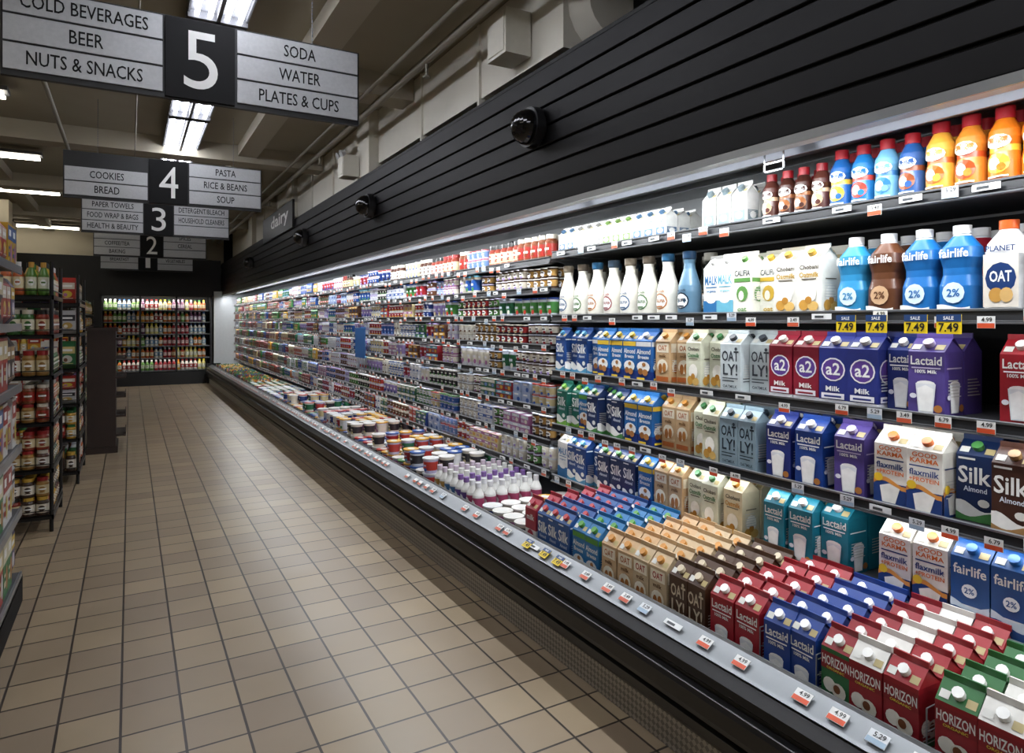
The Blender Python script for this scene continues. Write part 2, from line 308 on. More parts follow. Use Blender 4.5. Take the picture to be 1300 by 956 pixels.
CUPS=[stack(rc(LITE),rc(LITE+['2c56a0','b83c34','a08cc8','4c8a48']),rc(PAL),k=2) for _ in range(20)]+[stack(rc(PAL),rc(LITE),rc(LITE),k=2) for _ in range(7)]
BIGC=[tub(rc(LITE),rc(PAL),rc(PAL),h=.13,r=.044) for _ in range(12)]
DCUP=[stack(rc(['3a2a2a','4a3428','2e3040','6a2a2a','d8d2c8','e0dcd0','a8a4a0']),rc(LITE),rc(['b89050','a83030','d8d0c0','5a8a4a']),k=2) for _ in range(12)]
PACKS=[gpack(rc(['e0a838','d0802a','b83a2c','e4d8b0','2c56a0','7e2c30','d8ceb0','3f8244','e8ba50']),rc(PAL),rc(['e8b840','d87a3a','e4d4a0','a03830','e6e2d4'])) for _ in range(20)]
MEAT=[gpack(rc(['7a2c2c','9c4438','b87868','d0b49a','5a3028']),rc(PAL),rc(['c87868','d0b090','a85040']),h=.12) for _ in range(8)]
BOXES=[gbox(rc(PAL),rc(PAL),rc(PAL)) for _ in range(16)]
TUBS=[tub(rc(LITE),rc(['e4e4e0','d8dadc','e0ded8','2c56a0','4c8a48','b83c34','62a4bc','e0dcd8','d8a438','e0e0e0']),rc(PAL)) for _ in range(24)]
JARS=[jar(rc(['6a261c','8a3422','9c743a','553426','5a2c20','7a4428']),rc(['d0c8b8','202020','9a2a2a','b09048']),rc(['e4dccc','d8c8a0','a03028','e4e0d4'])) for _ in range(10)]
JUICE=[gbot(c,k_,l,h=.24,r=.042) for c,k_,l in (('d8982a','d8781c','e4d8b0'),('c8702a','2f6a3a','e4e0d0'),('9e202c','d0d0d0','d8b0ac'),('e0d488','d0c030','e4e4d0'),('5e8e3c','d0d0d0','c8dab4'),('d0ccc0','34568e','7aa0c0'),('5a2a4a','b090a4','d0c0d0'),('b84e2a','d0b440','e0d0a0'),('dcd8d0','902c2c','b84040'))]
KEF=[gbot('e0e0dc',k_,c,h=.19,r=.036) for c,k_ in (('a84a6a','d8d8dc'),('6a5090','7a5a9a'),('4a74a0','d8d8d4'),('b8904a','c8b8c8'),('5a845a','d8d8d8'))]
# ------------------------------------------------------------------ room shell
Y0,YB,XL,XR,ZC=-3.0,18.3,-7.0,3.1,3.65
mk('floor',T().box(XL,XR,Y0,YB,-.1,0),M_FLOOR)
mk('ceiling',T().box(XL,XR,Y0,YB,ZC,ZC+.1),M_CEIL)
mk('wall_back',T().box(XL,XR,YB,YB+.1,0,ZC),M_WALL)
mk('wall_left',T().box(XL-.1,XL,Y0,YB,0,ZC),M_WALL)
mk('wall_right',T().box(XR,XR+.1,Y0,YB,0,ZC),M_BLACKM)
mk('wall_front',T().box(XL,XR,Y0-.1,Y0,0,ZC),M_WALL)
t=T()
for y in (2.4,5.6,8.8,12.0,15.2): t.box(XL,2.19,y,y+.28,ZC-.2,ZC)
for x in (1.15,-1.7,-4.2): t.box(x,x+.22,Y0,YB,ZC-.13,ZC)
mk('ceiling_beams',t,M_BEAM)
# ducts above case
t=T().box(2.2,2.95,3.25,6.6,3.1,ZC-.01)
t.cylx((2.2+.3,3.25,3.375),(0,-1,0),.27,.12,'808080',20,.2)
t.box(2.10,2.95,6.6,7.0,3.0,ZC-.01)
t.box(2.2,2.95,7.0,17.9,3.06,ZC-.01);t.box(2.12,2.95,10.4,10.8,3.0,ZC-.01);t.box(2.12,2.95,14.2,14.6,3.0,ZC-.01)
for y in (4.3,5.4,8.3,9.4,12,13.2): t.box(2.18,2.6,y,y+.03,3.05,ZC-.02)
mk('air_duct',t,M_DUCT)
t=T()
t.cylx((1.9,3.0,3.42),(0,1,0),.03,15,'808080',10)
t.cylx((1.75,3.0,3.44),(0,1,0),.015,15,'808080',10)
t.cylx((-.6,Y0,3.42),(0,1,0),.02,21,'808080',10)
t.cylx((.05,-2,3.44),(0,1,0),.006,12,'808080',6)
for y in (4.6,7.8,11): t.cylx((1.9,y,3.4),(0,0,-1),.012,.1,'808080',8).cylx((1.9,y,3.3),(0,0,-1),.03,.012,'808080',10)
mk('ceiling_conduit',t,simple('conduit_grey','8a867a',.6))
# slat fascia
t=T();z=2.125;p=[(1.99,z),(1.955,z)]
while z<2.84:
    p+=[(1.94,z+.003),(1.937,z+.006),(1.937,z+.094),(1.94,z+.097),(1.953,z+.098),(1.953,z+.106)];z+=.106
p+=[(1.95,z),(1.95,z+.02),(2.28,z+.02)]
t.extr(p,-2.9,17.75)
mk('trim_slat_fascia',t,M_SLAT)
ztop=z+.02
t=T().box(2.6,2.7,-2.9,3.1,ztop,ZC-.01).box(2.0,2.7,17.75,17.8,2.1,ZC-.02)
mk('trim_upper_black_panel',t,M_BLACKM)
# department sign
e=empty('department_sign')
mk('panel',T().box(1.9,1.93,9.3,11.6,2.76,3.14),M_BLACK,e)
t=T().text('dairy',0,0,0,1.3,.24,'c8c8c6')
b_=Batch('letters',M_TXTW,e);b_.put(t,1.895,10.2,2.96,-90);b_.build()
# dome cameras
md=simple('smoked_dome','060607',.12)
for y in (3.1,5.95,8.6,12.9):
    e=empty('dome_camera');t=T();c='0a0a0b';zd=2.545
    t.cylx((1.935,y,zd),(-1,0,0),.085,.03,c,28)
    t.cylx((1.91,y,zd),(-1,0,0),.112,.045,c,28,.108)
    mk('housing',t,M_BLACK,e)
    t=T();Rr=.095
    for i in range(8):
        a0=i*math.pi/16;a1=(i+1)*math.pi/16
        t.cylx((1.866-Rr*math.sin(a0),y,zd),(-1,0,0),Rr*math.cos(a0),Rr*(math.sin(a1)-math.sin(a0)),c,28,max(.001,Rr*math.cos(a1)))
    mk('dome',t,md,e)
# emergency lights
for (x,y,z,s_) in ((2.06,3.72,3.3,1),(1.96,7.0,3.12,.8)):
    e=empty('emergency_light')
    xe=2.19 if y<5 else 2.09
    t=T().box(x-.05*s_,xe,y-.12*s_,y+.12*s_,z-.14*s_,z+.14*s_)
    t.box(x-.058*s_,x-.05*s_,y-.1*s_,y+.1*s_,z-.12*s_,z+.12*s_)
    mk('housing',t,simple('emergency_white','dcd9cd',.5),e)
    t=T()
    for dy in (-.08,.08): t.cylx((x-.01,y+dy*s_,z+.16*s_),(-1,0,-.4),.045*s_,.06*s_,'808080',14,.055*s_)
    if y>5: mk('lamp_heads',t,simple('emergency_head','b4b6b8',.3),e)
# ------------------------------------------------------------------ ceiling lights
def tubefix(x0,x1,y0,y1,z,mat,along='y'):
    e=empty('fluorescent_light')
    t=T().box(x0,x1,y0,y1,z+.05,z+.09)
    if along=='y':
        t.box(x0,x0+.012,y0,y1,z+.03,z+.05).box(x1-.012,x1,y0,y1,z+.03,z+.05).box(x0,x1,y0,y0+.03,z-.0,z+.05).box(x0,x1,y1-.03,y1,z,z+.05)
        t.box((x0+x1)/2-.012,(x0+x1)/2+.012,y0,y1,z+.0,z+.05)
    mk('housing',t,M_HOUS,e)
    mk('hanger',T().box((x0+x1)/2-.03,(x0+x1)/2+.03,(y0+y1)/2-.03,(y0+y1)/2+.03,z+.09,ZC),M_HOUS,e)
    t=T();w=(x1-x0) if along=='y' else (y1-y0)
    for k in (.26,.74) if w<.3 else (.14,.36,.64,.86):
        if along=='y': t.cylx((x0+w*k,y0+.04,z+.02),(0,1,0),.015,y1-y0-.08,'ffffff',8)
        else: t.cylx((x0+.03,y0+w*k,z+.02),(1,0,0),.016,x1-x0-.06,'ffffff',8)
    mk('tubes',t,mat,e)
for y in (-2.4,.05,2.5,4.95,7.4): tubefix(.33,.70,y,y+2.4,3.5,M_TUBE)
for y in (11.0,14.0): tubefix(.38,.66,y,y+1.2,3.5,M_TUBE)
for y in (2.0,4.7,7.4,10.1,12.8,15.3,17.5):
    tubefix(-3.4,-.95,y,y+.2,3.5,M_TUBE2,'x');tubefix(-6.4,-4,y,y+.2,3.5,M_TUBE2,'x')
# ------------------------------------------------------------------ aisle signs
msf=simple('sign_frame','1c1d1f',.5)
def sign(y,zb,num,left,right,x0=-.55,w=1.78,h=.45):
    e=empty('aisle_sign')
    mk('frame',T().box(x0,x0+w,y,y+.03,zb,zb+h),msf,e)
    t=T();tk=T();ph=(h-.03)/3
    for (a,txts) in ((x0+.012,left),(x0+w-.702,right)):
        for i,s_ in enumerate(txts):
            if s_ is None: continue
            z1=zb+h-.012-i*ph
            t.box(a,a+.69,y-.012,y,z1-ph+.012,z1)
            if s_:
                V,F,ar=textgeo(s_,.008);hh=ph*.5;ww=min(.58,hh*ar*.7)
                tk.text(s_,a+.345,y-.0135,z1-ph/2+.006,ww,hh,'101010',.008)
    mk('panels',t,M_ALU,e);mk('lettering',tk,M_TXTK,e)
    mk('number_plate',T().box(x0+.715,x0+w-.715,y-.016,y,zb+.008,zb+h-.008),M_TXTK,e)
    mk('numeral',T().text(num,x0+w/2,y-.018,zb+h/2,.17 if num!='1' else .09,h*.7,'ffffff',0),M_TXTW,e)
    t=T()
    for x in (x0+.28,x0+w-.28):
        z=zb+h
        while z<ZC-.02:
            t.box(x-.003,x+.003,y+.012,y+.018,z,z+.016);z+=.022
    mk('chains',t,M_RAIL,e)
sign(4.07,2.705,'5',['COLD BEVERAGES','BEER','NUTS & SNACKS'],['SODA','WATER','PLATES & CUPS'])
sign(7.6,2.67,'4',[None,'COOKIES','BREAD'],['PASTA','RICE & BEANS','SOUP'])
sign(10.3,2.65,'3',['PAPER TOWELS','FOOD WRAP & BAGS','HEALTH & BEAUTY'],['DETERGENT/BLEACH','HOUSEHOLD CLEANERS',''])
sign(13.6,2.62,'2',['','COFFEE/TEA','BAKING'],['SPICES','CEREAL',''])
sign(16.6,2.58,'1',['BABY','BREAKFAST',''],['CANNED','VEGETABLES',''])
# ------------------------------------------------------------------ display case
CE=empty('refrigerated_display_case')
YE0,YE1=-2.6,17.5
XB=2.75;XF=2.2
mk('kick_plate',T().extr([(1.70,.0),(1.645,.0),(1.645,.13),(1.70,.135)],YE0,YE1),M_PLATE,CE)
mk('bumper_front',T().extr([(1.70,.13),(1.66,.13),(1.605,.15),(1.59,.17),(1.585,.205),(1.60,.212),(1.60,.222),(1.578,.23),(1.572,.25),(1.572,.30),(1.578,.315),(1.60,.322),(1.60,.335),(1.59,.345),(1.595,.37),(1.63,.40)],YE0,YE1),M_BLACK,CE)
mk('price_channel',T().extr([(1.63,.40),(1.622,.407),(1.632,.412),(1.695,.447),(1.70,.455),(1.71,.452),(1.712,.36)],YE0,YE1),M_RAIL,CE)
mk('deck',T().box(1.71,XB,YE0,YE1,.33,.355).box(1.66,XB,YE0,YE1,.02,.1),M_SHELF,CE)
mk('back_liner',T().box(XB,XB+.08,YE0,YE1,.1,1.88),M_DARKL,CE)  # below the top shelf the liner colour is darkened to hold shelf shade
mk('upper_liner',T().box(XB-.002,XB+.08,YE0,YE1,1.88,2.2),M_WHITE,CE)
mk('canopy',T().box(1.99,XB+.08,YE0,YE1,2.18,2.22).box(1.94,2.0,YE0,YE1,2.10,2.124),M_WHITE,CE)
mk('canopy_trim',T().box(1.93,1.94,YE0,YE1,2.095,2.125).box(2.16,2.175,YE0,YE1,2.12,2.18).box(2.42,2.43,YE0,YE1,2.15,2.18),M_RAIL,CE)
t=T();y=YE0+.1
while y<YE1-1.3:
    t.cylx((2.08,y,2.155),(0,1,0),.012,1.3,'ffffff',8);y+=1.4
mk('led_tubes',t,M_LED,CE)
mk('end_panel_far',T().box(1.75,XB+.08,YE1,YE1+.05,0,2.2),M_WHITE,CE)
mk('end_panel_far_black',T().box(1.60,1.9,YE1-.02,YE1+.06,0,.48),M_BLACK,CE)
mk('end_panel_near',T().box(1.65,XB+.08,YE0-.05,YE0,0,2.2),M_BLACK,CE)
ZN=[1.896,1.517,1.187,.869,.563]
ZF=[1.87,1.69,1.515,1.335,1.15,.955,.76,.575]
ts=T();tr=T();tu=T();tdk=T();trh=T()
secs=[(-2.6,-.1,ZN),(-.1,3.385,ZN),(3.385,4.79,ZF),(4.79,7.4,ZF),(7.4,9.3,ZF),(9.3,12.1,ZF),(12.1,14.8,ZF),(14.8,17.5,ZF)]
for (a,b2,Z) in secs:
    for i,z in enumerate(Z):
        ts.box(XF+.01,XB-.02,a+.012,b2-.012,z-.008,z+.008)
        tr.extr([(XF+.02,z-.026),(XF-.004,z-.026),(XF-.008,z-.02),(XF,z-.016),(XF+.004,z+.012)],a+.012,b2-.012)
        trh.extr([(XF+.004,z+.010),(XF-.002,z+.012),(XF-.003,z+.018),(XF+.006,z+.02),(XF+.012,z+.008)],a+.012,b2-.012)
        trh.extr([(XF+.01,z-.0275),(XF-.006,z-.0275),(XF-.009,z-.025),(XF-.009,z-.021)],a+.012,b2-.012)
        for y in (a+.02,b2-.02):
            tdk.add([(XF+.05,y,z-.01),(XB-.01,y,z-.01),(XB-.01,y,z-.09),(XF+.2,y,z-.05)],[(0,1,2,3)],'808080')
    tu.box(XB-.03,XB,b2-.02,b2+.02,.36,2.15)
mk('shelves',ts,M_SHELF,CE);mk('shelf_rails',tr,M_RAILK,CE);mk('shelf_rail_edges',trh,M_RAIL,CE);mk('brackets',tdk,M_SHELF,CE);mk('uprights',tu,M_BLACK,CE)
# deck dividers (wire)
t=T()
for y in (.71,.94,1.25,1.45):
    for z in (.40,.47,.53): t.cylx((1.73,y,z),(1,0,0),.0018,.8,'808080',6)
    for x in (1.73,2.1): t.cylx((x,y,.36),(0,0,1),.002,.17,'808080',6)
mk('deck_dividers',t,M_RAIL,CE)
# price tags
def tag(c1,c2,txt,w=.058,h=.042):
    t=T().box(-w/2,w/2,-.002,0,-h/2,h/2,c1)
    t.add([(-w/2+.001,-.0026,-h/2+.001),(w/2-.001,-.0026,-h/2+.001),(w/2-.001,-.0026,-h/2+h*.42),(-w/2+.001,-.0026,-h/2+h*.42)],[(0,1,2,3)],c2)
    t.text(txt,0.003,-.003,h*.22,w*.6,h*.38,'202020');return t.fin()
TG=[tag('e4e4e2','d0502c','4.99'),tag('e4e4e2','c8583a','3.49'),tag('d8dce0','9ab0c4','5.29'),tag('e4e4e2','bc4a2a','6.79')]
TL=T().box(-.045,.045,-.002,0,-.012,.012,'e2e4e4').box(-.03,.01,-.003,-.002,-.006,.004,'404448').fin()
TY=T().box(-.036,.036,-.003,0,-.03,.03,'e8c81c').box(-.036,.036,-.004,-.003,.008,.03,'1c3c6c').text('7.49',0,-.0045,-.01,.058,.028,'101010').text('SALE',0,-.0047,.019,.03,.011,'e8e8e8').fin()
TF=T().box(-.027,.027,-.002,0,-.02,.02,'e4e4e2').box(-.026,.026,-.003,-.002,-.019,-.002,'b8583a').fin()
pt=Batch('price_tags',M_PACK,CE)
for (a,b2,Z) in secs:
    if b2<=0: continue
    for z in Z:
        y=max(a,.3)+.06
        while y<b2-.05:
            tt=rc(TG+[TL,TL]) if y<5 else rc([TF,TL,TF])
            if R()<.82:
                lo=R()<.4
                pt.put(tt,XF-.011,y,z-(.022 if lo and tt is not TL else .002),-90+U(-4,4),.85 if y<5 else .9)
            y+=rc([.1,.12,.12,.2]) if y<5 else rc([.1,.12,.16])
for y in (1.1,1.2,1.33,1.44): pt.put(TY,XF-.016,y+.02,1.517-.028,-90)
y=.3
MR=np.array([[0,.541,.841],[-1,0,0],[0,-.841,.541]]);
while y<16.5:
    if R()<.85: pt.put(rc(TG+[TL]) if y<4 else TF,1.655,y,.4335,M=MR,k=.9)
    if 2.4<y<2.8: pt.put(TY,1.652,y+.05,.4335,M=MR,k=.8)
    y+=rc([.08,.11,.15])
pt.build()
mk('hanging_promo_card',T().box(XF-.05,XF-.044,6.9,7.25,1.1,1.42).box(XF-.046,XF+.01,7.06,7.09,1.4,1.43),simple('promo_blue','1c5088',.5),CE)
t=T()
for y in (1.62,): t.box(2.06,2.063,y,y+.09,2.05,2.056).box(2.06,2.063,y,y+.09,2.08,2.086).box(2.06,2.063,y,y+.006,2.05,2.12).box(2.06,2.063,y+.084,y+.09,2.05,2.12)
mk('clip_holders',t,simple('clip_clear_plastic','8a8c90',.2),CE)
# ------------------------------------------------------------------ products in case
def BT(name,mat=M_PACK): return Batch(name,mat)
def fill(bt,z,items,X=XF+.015,rows=4,px=.104,d=.098,jit=2.5):
    for it in items:
        k,y0,y1,n=it[:4];rw=it[4] if len(it)>4 else rows
        T2=K[k] if isinstance(k,str) else (k if isinstance(k,tuple) else (k,k))
        for i in range(n):
            y=y0+(y1-y0)*(i+.5)/n
            kw=min(1.12,max(.93,(y1-y0)/n/.106))
            sx=rc([0,0,.01,.02,.05]) if isinstance(k,str) and X>2 else 0
            for r in range(rw):
                bt.put(T2[0] if r==0 else T2[1],X+d/2*kw+r*px*kw+U(-.003,.003)+sx,y+U(-.002,.002),z,-90+U(-jit,jit),kw if isinstance(k,str) else 1,kz=1.02 if isinstance(k,str) else None)
OFF=[('slB',-.05,.3,3),('kar',.3,.6,3)]
# shelf 3
b1=BT('milk_cartons');z=ZN[2]+.009
fill(b1,z,[('lacR',.7,1.02,3),('lacP',1.145,1.265,1,2),('lacN',1.265,1.362,1,3),('a2B',1.362,1.596,2),('a2R',1.6,1.832,2),('oatG',1.84,2.07,2),('chG',2.08,2.27,2),('obB',2.28,2.49,2),('alT',2.5,2.62,1),('alB',2.62,2.95,3),('alT',2.95,3.06,1),('slB',3.06,3.37,3)]+OFF);b1.build()
b1=BT('milk_cartons');z=ZN[3]+.009
fill(b1,z,[('slK',.68,1.02,3),('slD',1.03,1.145,1),('kar',1.15,1.39,2),('lacP',1.42,1.54,1),('lacB',1.57,1.70,1),('lacN',1.71,1.83,1),('oatL',1.87,2.07,2),('chG',2.09,2.27,2),('obB',2.29,2.49,2),('alB',2.5,2.72,2),('slD',2.72,3.04,3),('alG',3.04,3.15,1),('slG',3.15,3.37,2)]+OFF);b1.build()
b1=BT('milk_cartons');z=ZN[4]+.009
fill(b1,z,[('fai',.68,1.135,4),('kar',1.145,1.37,2),('lacT',1.50,1.62,1),('lacT',1.62,1.73,1),('lacT',1.74,1.84,1),('chO',1.95,2.06,1,2),('chG',2.08,2.28,2),('obB',2.29,2.49,2),('alB',2.5,2.61,1),('slD',2.62,2.94,3),('slB',2.94,3.25,3),('mlB',3.25,3.37,1)]+OFF);b1.build()
b1=BT('milk_cartons')
SH=-.04
fill(b1,.357,[(k,a+SH,b2+SH,n) for k,a,b2,n in [('hoR',-.4,.5,8),('hoA',.52,.74,2),('hoB',.77,.87,1),('hoR',.87,.97,1),('hoA',1.0,1.1,1),('hoB',1.1,1.19,1),('hoG',1.19,1.28,1),('lacB',1.3,1.48,2),('lacR',1.5,1.71,2),('oatK',1.73,1.91,2),('obR',1.93,2.12,2),('obB',2.12,2.32,2),('alG',2.34,2.54,2),('slW',2.56,2.83,3),('wR',2.85,2.95,1)]],X=1.74,rows=5,px=.112);b1.build()
# shelf 2
z=ZN[1]+.009
b1=BT('milk_cartons');fill(b1,z,[('chW',1.575,1.8,2),('caY',1.81,1.9,1),('caG',1.9,1.99,1),('mlT',1.995,2.085,1),('mlB',2.09,2.18,1)],rows=4);b1.build()
b1=BT('milk_bottles',M_PLAS)
fill(b1,z,[((PLAN,FBR),.70,1.06,3),((FBL,FBR),1.07,1.18,1),((FBL,FBL),1.185,1.3,1),((FBB,FBB),1.305,1.42,1),((FBT,FBT),1.425,1.54,1)],rows=4,d=.11,px=.112)
fill(b1,z,[((CALB,CALK),2.25,2.37,1)]+[((CAL[i%4],CALK if i==0 else CAL[i%4]),2.38+i*.142,2.38+i*.142+.14,1) for i in range(7)],rows=4,d=.11,px=.12)
b1.build()
# shelf 1
z=ZN[0]+.009
b1=BT('creamer_bottles',M_PLAS)
ys=[(CM[0],.73),(CM[0],.82),(CM[0],.91),(CM[0],1.0),(CM[1],1.09),(CM[2],1.18),(CB[3],1.27),(CB[1],1.355),(CB[2],1.44),(CB[0],1.525),(CK[1],1.605),(CK[0],1.68),(CK[0],1.755),(CK[1],1.83)]
for t_,y in ys:
    for r in range(3): b1.put(t_,XF+.055+r*.088,y+U(-.002,.002),z,-90+U(-6,6))
b1.build()
b1=BT('creamer_cartons')
for i in range(3):
    for r in range(4): b1.put(small[0],XF+.05+r*.08,1.96+i*.085,z,kz=1.15)
b1.build()
b1=BT('creamer_cartons')
for i in range(11):
    for r in range(3): b1.put(small[1+(i//3)%3],XF+.05+r*.08,2.44+i*.084,z,kz=.9)
b1.build()
# far sections
pk=[BT('yogurt_cups',M_PLAS),BT('cheese_packages'),BT('dessert_boxes'),BT('yogurt_tubs',M_PLAS),BT('dip_jars',M_PLAS)]
def run(z,y0,y1,pools,hmax,X=XF+.012):
    y=y0
    while y<y1-.06:
        bi,pool,wd,dp,rows=rc(pools);t_=rc(pool);n=rc([2,2,3,4,5])
        hm=rc([1,1,1,.95,.9]); sx=rc([0,0,.01,.02])
        for i in range(n):
            if y>y1-wd*.6: break
            hh=t_.np[:,2].max() if t_.np is not None else t_.fin().np[:,2].max()
            kz=min(1.1,hmax/hh)*U(.97,1.0)*hm
            nl=2 if bi==2 and hmax>.11 else 1
            for r in range(rows):
                for q in range(nl): pk[bi].put(t_,X+dp/2+r*dp+sx,y+wd/2,z+q*hh*kz,-90+U(-6,6),1,kz=kz)
            y+=wd+.002
        y+=.004
        if R()<.04: y+=.07
pc=(0,CUPS,.078,.078,2);pd=(0,DCUP,.078,.078,2);pp=(1,PACKS,.104,.036,3);pm=(1,MEAT,.104,.036,3);pb=(2,BOXES,.114,.085,2);pj=(4,JARS,.084,.084,2);ptb=(3,TUBS,.12,.12,2);pbc=(3,BIGC,.096,.096,2)
for (a,b2,Z) in secs[2:]:
    for i,z in enumerate(Z):
        gap=(Z[i-1]-z-.042) if i else .19
        zz=z+.009
        if a<4: pools=[pj,pc] if i==0 else ([pd,pd,pc,pbc] if i<5 else [pc,pb,pd])
        elif a<9: pools=[ptb,pc,pj] if i==0 else [pc,pc,pbc,pc,pb]
        elif a<12: pools=[pc,pp,ptb] if i==0 else [pp,pb,pc,pbc]
        else: pools=[pp,pc] if i==0 else [pp,pp,pm,pb]
        run(zz,a+.03,b2-.03,pools,gap)
# deck beyond cartons
for r in range(5):
    for i in range(4): pk[3].put(rc(TUBS[:5]),1.79+r*.12,3.0+i*.12,.357,kz=.8)
for r in range(6):
    for i in range(8): pk[4].put(KEF[i//2%5],1.78+r*.08,3.52+i*.08,.357)
y=4.2
while y<17.3:
    if y<9.5: wd=.12;s_=rc([1,2,2]);bi=3;pool=TUBS
    elif y<12: wd,s_,bi,pool=rc([(.12,1,3,TUBS),(.12,2,2,BOXES)])
    else: pool=PACKS+MEAT;wd=.106;s_=1;bi=1
    base=rc(pool)
    for n in range(rc([1,1,2])):
        for r in range(5 if bi!=1 else 10):
            t_=base if R()<.6 else rc(pool)
            for q in range(s_ if R()<.85 else 1):
                hh=(t_.np[:,2].max())
                pk[bi].put(t_,1.79+r*(.118 if bi!=1 else .05),y+wd/2,.357+q*hh*.86,-90+U(-9,9),kz=.85)
        y+=wd+.003
for p_ in pk: p_.build()

# case lighting: LED strips under canopy lip
def area(name,loc,sx,sy,power,rot,col=(1,.97,.93),parent=None):
    l=bpy.data.lights.new(name,'AREA');l.shape='RECTANGLE';l.size=sx;l.size_y=sy;l.energy=power;l.color=col
    o=bpy.data.objects.new(name,l);o.location=loc;o.rotation_euler=rot;sc.collection.objects.link(o)
    if parent:o.parent=parent
    return o
segs=[(-2.4,.4),(.5,3.3),(3.4,6.3),(6.4,9.3),(9.4,12.3),(12.4,15.0),(15.0,17.4)]
for a,b2 in segs:
    area('canopy_led_strip',(2.0,(a+b2)/2,2.095),.03,b2-a,(11.5 if b2<9 else 8)*(b2-a),(0,math.radians(-12),0),(.93,.97,1),CE)
for (a,b2,Z) in secs[1:]:
    for z in Z[:]:
        area('shelf_led_strip',(XF+.03,(a+b2)/2,z-.03),.015,b2-a-.06,(.9 if Z is ZN else .45)*(b2-a),(0,math.radians(-10),0),(.95,.98,1),CE)
# ------------------------------------------------------------------ back wall cooler
BE=empty('juice_cooler');x0,x1,yf=-.6,1.72,17.55
t=T().box(x0,x1,yf,yf+.06,0,.3).box(x0,x1,yf,YB-.02,2.06,2.95).box(x0,x0+.06,yf,YB-.02,0,2.1).box(x1-.05,x1,yf,YB-.02,0,2.1).box(x0-1.5,x1+.2,yf+.1,YB-.02,2.1,2.95).box(x0-1.5,x0,yf,YB-.02,0,2.1)
for x in (.2,.95): t.box(x-.02,x+.02,yf,yf+.06,.3,2.06)
mk('frame',t,M_BLACK,BE)
mk('liner',T().box(x0,x1,YB-.1,YB-.02,.3,2.06),M_DARKL,BE)
t=T();jb=Batch('juice_bottles',M_PLAS,BE)
for i,z in enumerate((.34,.63,.91,1.19,1.47,1.75)):
    t.box(x0+.06,x1-.05,yf+.08,YB-.1,z-.02,z)
    x=x0+.12
    while x<x1-.1:
        q=rc(JUICE)
        for n in range(rc([1,2,3])):
            if x<x1-.1:
                for r in range(2): jb.put(q,x,yf+.16+r*.1,z,0,kz=U(.98,1.02))
            x+=.092
mk('shelves',t,M_RAIL,BE);jb.build()
for xx in (-.2,.55,1.3): area('cooler_led',(xx,yf+.09,2.04),.7,.03,6,(math.radians(20),0,0),(1,.95,.88),BE)
for z in (.34,.63,.91,1.19,1.47): area('cooler_led',(.5,yf+.1,z+.262),2.2,.015,1.8,(math.radians(15),0,0),(1,.95,.88),BE)

# ------------------------------------------------------------------ left side
def rack(name,x0,x1,y0,y1,zs,top,pools,toppool=None,posts=True,endface=True,pname='pantry_jars'):
    e=empty(name);t=T()
    for x in (x0+.015,x1-.015):
        for y in (y0+.015,y1-.015): t.cylx((x,y,0),(0,0,1),.013,top,'808080',10)
    for z in zs:
        t.box(x0,x1,y0,y0+.012,z-.03,z).box(x0,x1,y1-.012,y1,z-.03,z).box(x0,x0+.012,y0,y1,z-.03,z).box(x1-.012,x1,y0,y1,z-.03,z)
        t.box(x0,x1,y0,y0+.006,z+.03,z+.036).box(x1-.006,x1,y0,y1,z+.03,z+.036)
        n=int((y1-y0)/.04)
        for i in range(n): t.box(x0,x1,y0+i*.04,y0+i*.04+.004,z-.008,z-.002)
    mk('frame',t,M_BLACK,e)
    b_=Batch(pname,M_PLAS,e)
    for j,z in enumerate(zs):
        hm=((zs[j+1] if j+1<len(zs) else z+.3)-z-.06)
        pl=pools if j+1<len(zs) or not toppool else toppool
        lay=max(1,int(hm/.13)) if j+1<len(zs) else 1
        base=rc(pl)
        for q in range(lay):
            hz=hm/lay
            y=y0+.05
            while y<y1-.05:
                t_=rc(pl) if R()<.6 else base
                if t_.np is None:t_.fin()
                hh=t_.np[:,2].max();wd=np.ptp(t_.np[:,0])+.003
                for n in range(rc([2,3])):
                    if y+wd>y1: break
                    for r in range(2): b_.put(t_,x1-.06-r*.09,y+wd/2,z+q*hz,90+U(-4,4),kz=min(1.3,hz/hh)*.97)
                    y+=wd
                y+=.004
            if endface:
                x=x1-.03
                while x>x0+.05:
                    t_=rc(pl) if R()<.6 else base
                    if t_.np is None:t_.fin()
                    hh=t_.np[:,2].max();wd=np.ptp(t_.np[:,0])+.003
                    for n in range(rc([1,2])):
                        if x-wd<x0: break
                        b_.put(t_,x-wd/2,y0+.05,z+q*hz,U(-4,4),kz=min(1.3,hz/hh)*.97)
                        x-=wd
                    x-=.004
    b_.build();return e
JAR2=JARS+[jar(c,k_,l) for c,k_,l in (('3e6a34','d0c8b8','e4e0c8'),('c89a34','2f6a3a','e8e4d0'),('d8d4c8','9a2a2a','d8a438'),('2a4a34','202020','d8d0b0'),('c0602a','d0d0d0','e4e0d4'),('403028','c8a040','e4dccc'))]
TALLB=[gbot(c,k_,l,h=.26,r=.035) for c,k_,l in (('b8982a','2f6a3a','d0c060'),('c8a83a','202020','d8d0b0'),('4f7a2a','c09040','d8d8c0'),('b85a2a','d0d0d0','e0d0a8'))]
PB=[gpack(c,b_,a,w=.13,d=.06,h=.2) for c,b_,a in (('d0902a','a03028','e0d080'),('ccc8c0','34568e','b84a3a'),('40345c','d0b040','c8c0d0'),('a03028','d0c8b8','c8b040'),('306c40','d0c080','c8c8c0'),('b8b8bc','282830','b89850'),('3a2a24','a08048','d0c8b8'))]
rack('wire_shelf_rack',-1.35,-.47,5.75,6.5,[.12,.45,.78,1.11,1.40,1.68],1.92,JAR2,TALLB)
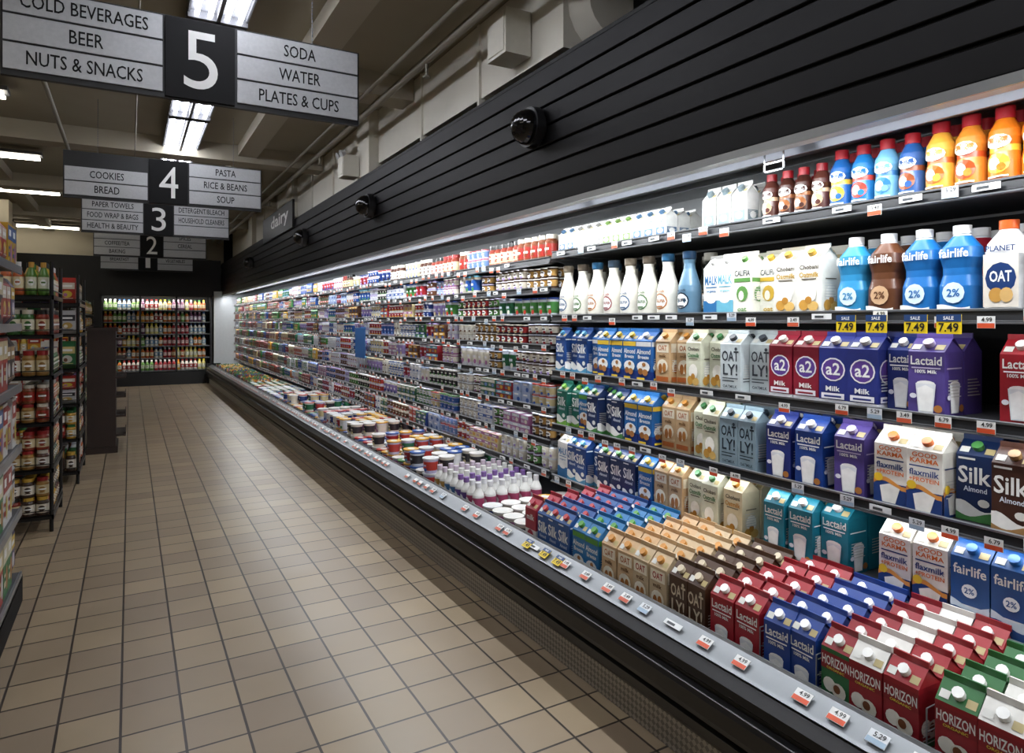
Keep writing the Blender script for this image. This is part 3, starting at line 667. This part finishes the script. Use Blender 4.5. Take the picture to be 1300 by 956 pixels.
rack('wire_shelf_rack',-1.3,-.40,7.3,8.25,[.12,.42,.74,1.06,1.38,1.66],1.92,PB+JAR2[5:],PB,pname='snack_packages')
rack('wire_shelf_rack',-1.6,-.62,9.7,12.2,[.12,.45,.78,1.1,1.4,1.62],1.9,PB+TALLB,PB,pname='snack_packages')
rack('wire_shelf_rack',-1.6,-.62,12.6,15.6,[.12,.45,.78,1.1,1.4,1.62],1.9,PB+TALLB,TALLB,pname='snack_packages')
# near gondola
def gondola(x0,x1,y0,y1,zs,top,pool,pname):
    e=empty('store_shelving_unit');t=T()
    t.box(x0,x1,y0,y1,0,.14).box(x0,x0+.05,y0,y1,.14,top)
    t.box(x0,x1-.12,y1-.02,y1,.14,top)
    mk('base',t,M_BLACKM,e);t=T();t2=T();b_=Batch(pname,M_PACK,e)
    for j,z in enumerate(zs):
        t.box(x0+.05,x1-.01,y0,y1-.02,z-.02,z);t2.box(x1-.012,x1,y0,y1-.02,z-.035,z+.005)
        hm=(zs[j+1] if j+1<len(zs) else top)-z-.05;y=y0+.03
        while y<y1-.1:
            t_=rc(pool)
            if t_.np is None:t_.fin()
            hh=t_.np[:,2].max();wd=np.ptp(t_.np[:,0])+.004
            for n in range(rc([1,2])):
                if y+wd>y1-.02: break
                for r in range(2): b_.put(t_,x1-.06-r*.1,y+wd/2,z,90,kz=min(1.5,hm/hh*.95))
                y+=wd
            y+=.006
    mk('shelves',t,M_SHELF,e);mk('price_rails',t2,M_RAIL,e);b_.build()
CER=[gbox(c,b_,a,w=.13,d=.07,h=.24) for c,b_,a in (('d6d4d0','9e3028','c8b040'),('303c74','d0d0d0','b0483c'),('c8a030','34568e','a86a98'),('a83a2c','d0c090','d0d0d0'),('3f7a44','d8d0b0','b8804a'),('2a2a30','c0b890','b04030'))]
gondola(-1.1,-.50,1.6,4.42,[.16,.5,.84,1.16,1.48,1.78],2.05,CER+PB,'grocery_boxes')
gondola(-2.9,-2.3,3.0,15,[.16,.5,.84,1.16,1.48],1.75,CER+PB,'grocery_boxes')
# dark stepped display stand
e=empty('wooden_display_stand');t=T()
mw=simple('dark_wood','2a1c16',.5,0,.3,12)
t.box(-.42,-.14,8.85,9.45,.05,1.42).box(-.44,-.12,8.83,9.47,0,.07).box(-.45,-.12,8.83,9.47,1.38,1.42)
for z in (.2,.42,.64,.86,1.08,1.3): t.box(-.14,-.04,8.86,9.44,z-.02,z).box(-.05,-.04,8.86,9.44,z,z+.03)
mk('body',t,mw,e)
# column
mk('structural_column',T().box(-2.1,-1.7,13.4,13.8,0,ZC-.2),M_WALL)
mk('trim_left_bulkhead',T().box(XL,-2.0,16.3,16.8,2.75,ZC-.2),M_WALL)

# ------------------------------------------------------------------ world, camera
w=bpy.data.worlds.new('w');sc.world=w;w.use_nodes=True
w.node_tree.nodes['Background'].inputs[0].default_value=(.5,.5,.5,1);w.node_tree.nodes['Background'].inputs[1].default_value=.03
sc.view_settings.view_transform='Standard'
cam=bpy.data.cameras.new('camera');co=bpy.data.objects.new('camera',cam);sc.collection.objects.link(co)
co.location=(0,0,1.5);co.rotation_euler=(math.radians(90),0,-math.atan(485/850))
cam.sensor_width=36;cam.lens=36*850/1300;cam.shift_y=-71/1300;cam.clip_start=.05
sc.camera=co
print('POLYS',sum(len(o.data.polygons) for o in bpy.data.objects if o.type=='MESH'),time.time()-T0)
